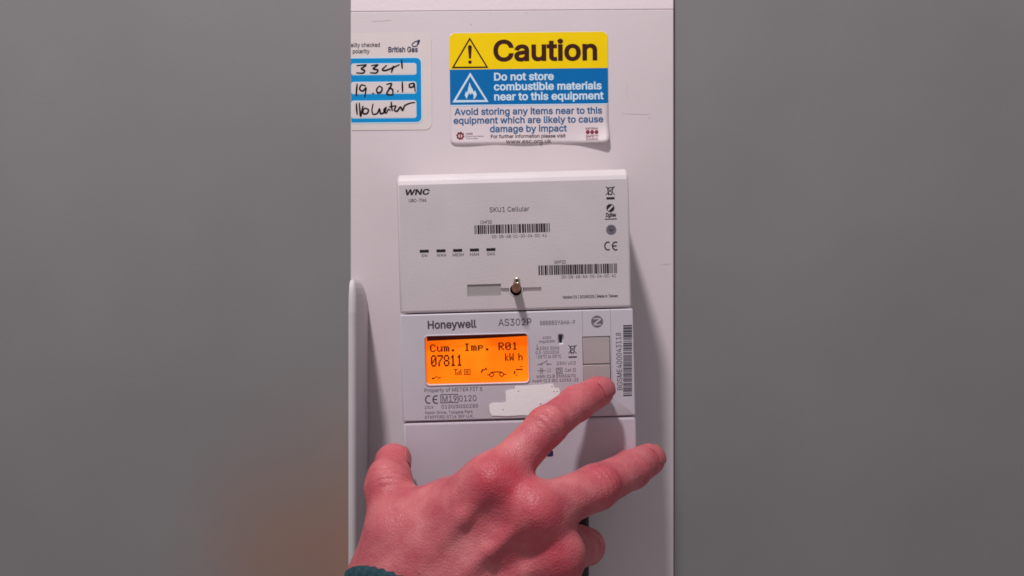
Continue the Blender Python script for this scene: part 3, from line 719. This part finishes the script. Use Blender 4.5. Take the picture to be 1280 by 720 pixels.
# skin creases over the finger joints
for a, b, p, r, A, lam, wid in ((I[0], I[2], I[1], 10, .5, 3.1, 7.5), (Md[0], Md[2], Md[1], 10.4, .5, 3.1, 7.5), (I[1], I[3], I[2], 9, .36, 2.7, 5), (Md[1], Md[3], Md[2], 9.4, .36, 2.7, 5),
                                (T[1], T[3], T[2], 11.6, .34, 3.1, 7.5)):
    t = (b - a) / np.linalg.norm(b - a); n = dorsal(a, b, p); c = p + n * r
    ph = (gx - c[0]) * t[0] + (gy - c[1]) * t[1] + (gz - c[2]) * t[2]
    f = f + A * np.cos(2 * math.pi * ph / lam) * gauss(c, wid)
for a, b, r, roll in ((I[2], I[3], rI[3], 0), (Md[2], Md[3], rM[3], 0), (T[2], T[3], rT[3], 1.35)):      # nail fold
    t = (b - a) / np.linalg.norm(b - a); n = dorsal(a, b, b); sd = np.cross(t, n); n = n * math.cos(roll) + sd * math.sin(roll)
    sd = np.cross(t, n)
    for u in (-4.5, -2.3, 0, 2.3, 4.5): f = f + .55 * gauss(b - t * (5.4 - abs(u) * .25) + n * math.sqrt(r * r - u * u) + sd * u, 1.7)
f = f.astype(np.float32)
f[0] = np.maximum(f[0], .5); f[-1] = np.maximum(f[-1], .5); f[:, 0] = np.maximum(f[:, 0], .5); f[:, -1] = np.maximum(f[:, -1], .5); f[:, :, 0] = np.maximum(f[:, :, 0], .5); f[:, :, -1] = np.maximum(f[:, :, -1], .5)

def surface_nets(f):
    s_ = f < 0; nx, ny, nz = f.shape; cs = np.zeros((nx - 1, ny - 1, nz - 1), np.int8)
    offs = [(i, j, k) for i in (0, 1) for j in (0, 1) for k in (0, 1)]
    for i, j, k in offs: cs += s_[i:nx - 1 + i, j:ny - 1 + j, k:nz - 1 + k]
    act = (cs > 0) & (cs < 8); ijk = np.argwhere(act); idx = -np.ones(act.shape, np.int64); idx[act] = np.arange(len(ijk))
    acc = np.zeros((len(ijk), 3)); cnt = np.zeros(len(ijk))
    vals = {o_: f[ijk[:, 0] + o_[0], ijk[:, 1] + o_[1], ijk[:, 2] + o_[2]] for o_ in offs}
    for a in offs:
        for ax in range(3):
            if a[ax]: continue
            b = tuple(1 if q == ax else a[q] for q in range(3)); va, vb = vals[a], vals[b]; m_ = (va < 0) != (vb < 0)
            t = va[m_] / (va[m_] - vb[m_]); pt = np.tile(np.array(a, float), (m_.sum(), 1)); pt[:, ax] += t; acc[m_] += pt; cnt[m_] += 1
    v = ijk + acc / cnt[:, None]; faces = []
    for ax in range(3):
        u, w = (ax + 1) % 3, (ax + 2) % 3
        sl0 = [slice(None)] * 3; sl1 = [slice(None)] * 3; sl0[ax] = slice(0, -1); sl1[ax] = slice(1, None)
        A, B = s_[tuple(sl0)], s_[tuple(sl1)]; e = np.argwhere(A != B); e = e[(e[:, u] > 0) & (e[:, w] > 0)]
        fl = A[e[:, 0], e[:, 1], e[:, 2]]
        def cid(du, dw):
            q = e.copy(); q[:, u] -= du; q[:, w] -= dw; return idx[q[:, 0], q[:, 1], q[:, 2]]
        Q = np.stack([cid(1, 1), cid(0, 1), cid(0, 0), cid(1, 0)], 1); Q[~fl] = Q[~fl][:, ::-1]; faces.append(Q)
    return v, np.vstack(faces)
hv, hf = surface_nets(f)
hv = lo + hv * VOX
hand = mesh("person", hv, hf.tolist(), True)
# skin colour: redder over joints and fingertips
tint = np.zeros(len(hv))
for p, r, A in ((I[0] + np.array([0, -9, 0]), 14, .9), (I[0] + np.array([7, -9, 6]), 10, .5), (Md[0] + np.array([0, -9, 0]), 13, .8), (R[0] + np.array([0, -9, 0]), 12, .9), (I[1], 15, .35), (Md[1] + np.array([4, -6, 4]), 14, .55),
                (I[3], 14, .6), (Md[3], 15, .6), (I[2], 12, .3), (T[3], 13, .55), (T[2] + np.array([-8, -4, 2]), 13, .45), (R[1], 14, .6), (R[2], 14, .7)):
    tint += A * np.exp(-((hv - p) ** 2).sum(1) / (r * r))
at = hand.attributes.new("redness", 'FLOAT', 'POINT'); at.data.foreach_set("value", np.clip(tint, 0, 1).astype(np.float32))

def skin():
    m = bpy.data.materials.new("skin"); m.use_nodes = True; nt = m.node_tree; b = nt.nodes["Principled BSDF"]
    tc = nd(nt, "ShaderNodeTexCoord"); n = nd(nt, "ShaderNodeTexNoise"); n.inputs["Scale"].default_value = 75; n.inputs["Detail"].default_value = 5
    nt.links.new(tc.outputs["Object"], n.inputs["Vector"])
    r = nd(nt, "ShaderNodeValToRGB"); r.color_ramp.elements[0].position = .32; r.color_ramp.elements[1].position = .68
    r.color_ramp.elements[0].color = (0.44, 0.082, 0.104, 1); r.color_ramp.elements[1].color = (0.59, 0.182, 0.192, 1)
    nt.links.new(n.outputs["Fac"], r.inputs[0])
    a = nd(nt, "ShaderNodeAttribute"); a.attribute_name = "redness"
    n3 = nd(nt, "ShaderNodeTexNoise"); n3.inputs["Scale"].default_value = 260; n3.inputs["Detail"].default_value = 4
    nt.links.new(tc.outputs["Object"], n3.inputs["Vector"])
    mu = nd(nt, "ShaderNodeMath", operation='MULTIPLY'); nt.links.new(a.outputs["Fac"], mu.inputs[0])
    ad = nd(nt, "ShaderNodeMath", operation='ADD'); nt.links.new(n3.outputs["Fac"], ad.inputs[0]); ad.inputs[1].default_value = 0.3; nt.links.new(ad.outputs[0], mu.inputs[1])
    mx = nd(nt, "ShaderNodeMix", data_type='RGBA'); nt.links.new(mu.outputs[0], mx.inputs[0]); nt.links.new(r.outputs[0], mx.inputs[6]); mx.inputs[7].default_value = (0.47, 0.047, 0.072, 1)
    nt.links.new(mx.outputs[2], b.inputs["Base Color"])
    b.inputs["Roughness"].default_value = 0.46; b.inputs["Specular IOR Level"].default_value = 0.30
    b.inputs["Subsurface Weight"].default_value = 0.12; b.inputs["Subsurface Radius"].default_value = (1, .35, .25); b.inputs["Subsurface Scale"].default_value = 0.0025
    vo = nd(nt, "ShaderNodeTexVoronoi"); vo.inputs["Scale"].default_value = 620; vo.feature = "DISTANCE_TO_EDGE"; nt.links.new(tc.outputs["Object"], vo.inputs["Vector"])
    n4 = nd(nt, "ShaderNodeTexNoise"); n4.inputs["Scale"].default_value = 220; n4.inputs["Detail"].default_value = 6; nt.links.new(tc.outputs["Object"], n4.inputs["Vector"])
    s_ = nd(nt, "ShaderNodeMath", operation='MULTIPLY_ADD'); nt.links.new(vo.outputs["Distance"], s_.inputs[0]); s_.inputs[1].default_value = .9; nt.links.new(n4.outputs["Fac"], s_.inputs[2])
    bp = nd(nt, "ShaderNodeBump"); bp.inputs["Strength"].default_value = .5; bp.inputs["Distance"].default_value = .0007
    nt.links.new(s_.outputs[0], bp.inputs["Height"]); nt.links.new(bp.outputs[0], b.inputs["Normal"])
    return m
ho = link("person", hand, skin())
props(ho, "right hand in a dark teal ribbed cuff, index finger pressing the lower grey button", "person")
nail_m = mat("nail", (0.46, 0.115, 0.13), 0.34, 0.05, 300, spec=0.3)
def nail(a, b, r, w=6.0, ln=11.0, back=4.5, roll=0.0):
    """curved plate on the dorsal side of the last phalanx a->b"""
    t = (b - a) / np.linalg.norm(b - a); n = dorsal(a, b, b); sd = np.cross(t, n)
    n, sd = n * math.cos(roll) + sd * math.sin(roll), sd * math.cos(roll) - n * math.sin(roll)
    vs, fs, nu, nv = [], [], 12, 12
    for j in range(nv + 1):
        y = -back + ln * j / nv
        for i in range(nu + 1):
            u = -1 + 2 * i / nu
            end = 1.0 if j > 2 else (0.75 + .25 * j / 2.5)
            tip = 1 - 0.28 * max(0, (j / nv - .75) / .25) ** 2
            x = u * w * end * tip; ang = x / r
            drop = max(0, y - 1.0) ** 2 * 0.05
            rad = r + 0.04 - drop
            yy = y - (abs(u) ** 2) * 1.2 * (1 if j == nv else 0)
            vs.append(b + t * yy + n * (math.cos(ang) * rad) + sd * (math.sin(ang) * rad))
    for j in range(nv):
        for i in range(nu): kk = j * (nu + 1) + i; fs.append([kk, kk + 1, kk + nu + 2, kk + nu + 1])
    o = link("fingernail", mesh("fingernail", vs, fs, True), nail_m, ho)
    sdm = o.modifiers.new("thick", 'SOLIDIFY'); sdm.thickness = .3 * MM; sdm.offset = 0
    return o
nail(I[2], I[3], rI[3]); nail(Md[2], Md[3], rM[3], 6.2); nail(T[2], T[3], rT[3], 7.0, 12, 5, 1.35); nail(R[2], R[3], rR[3], 5.6, 10, 4, 0.5)

# ribbed cuff
def cuff():
    ax = (Fo - Wr) / np.linalg.norm(Fo - Wr); side = np.cross(ax, [0, 1, 0]); side /= np.linalg.norm(side); up = np.cross(side, ax)
    vs, fs, n = [], [], 288
    st_ = [(-9.5, 26.5), (-10.5, 28.2), (-9.5, 30.2), (-5, 31.3), (5, 31.8), (20, 32.2), (40, 33), (70, 34.5), (110, 36)]
    for t, r in st_:
        for i in range(n):
            A = 2 * math.pi * i / n; rb = 1.1 * math.cos(A * 36) if r > 28 else 0.4 * math.cos(A * 36)
            wob = 0.6 * math.sin(3 * A + t * .06)
            vs.append(Wr + ax * (t + 0.5 + 10 * math.cos(A) + 20 * math.sin(A) + 0.8 * math.sin(A * 2)) + (side * math.cos(A) * .97 + up * math.sin(A) * .95) * (r + 2.8 + rb + wob))
    for j in range(len(st_) - 1):
        for i in range(n): fs.append([j * n + i, j * n + (i + 1) % n, (j + 1) * n + (i + 1) % n, (j + 1) * n + i])
    m = mat("teal_knit", (0.012, 0.05, 0.065), 0.9, .35, 500, .8, 1500)
    o = link("sleeve", mesh("sleeve", vs, fs, True), m, ho)
cuff()
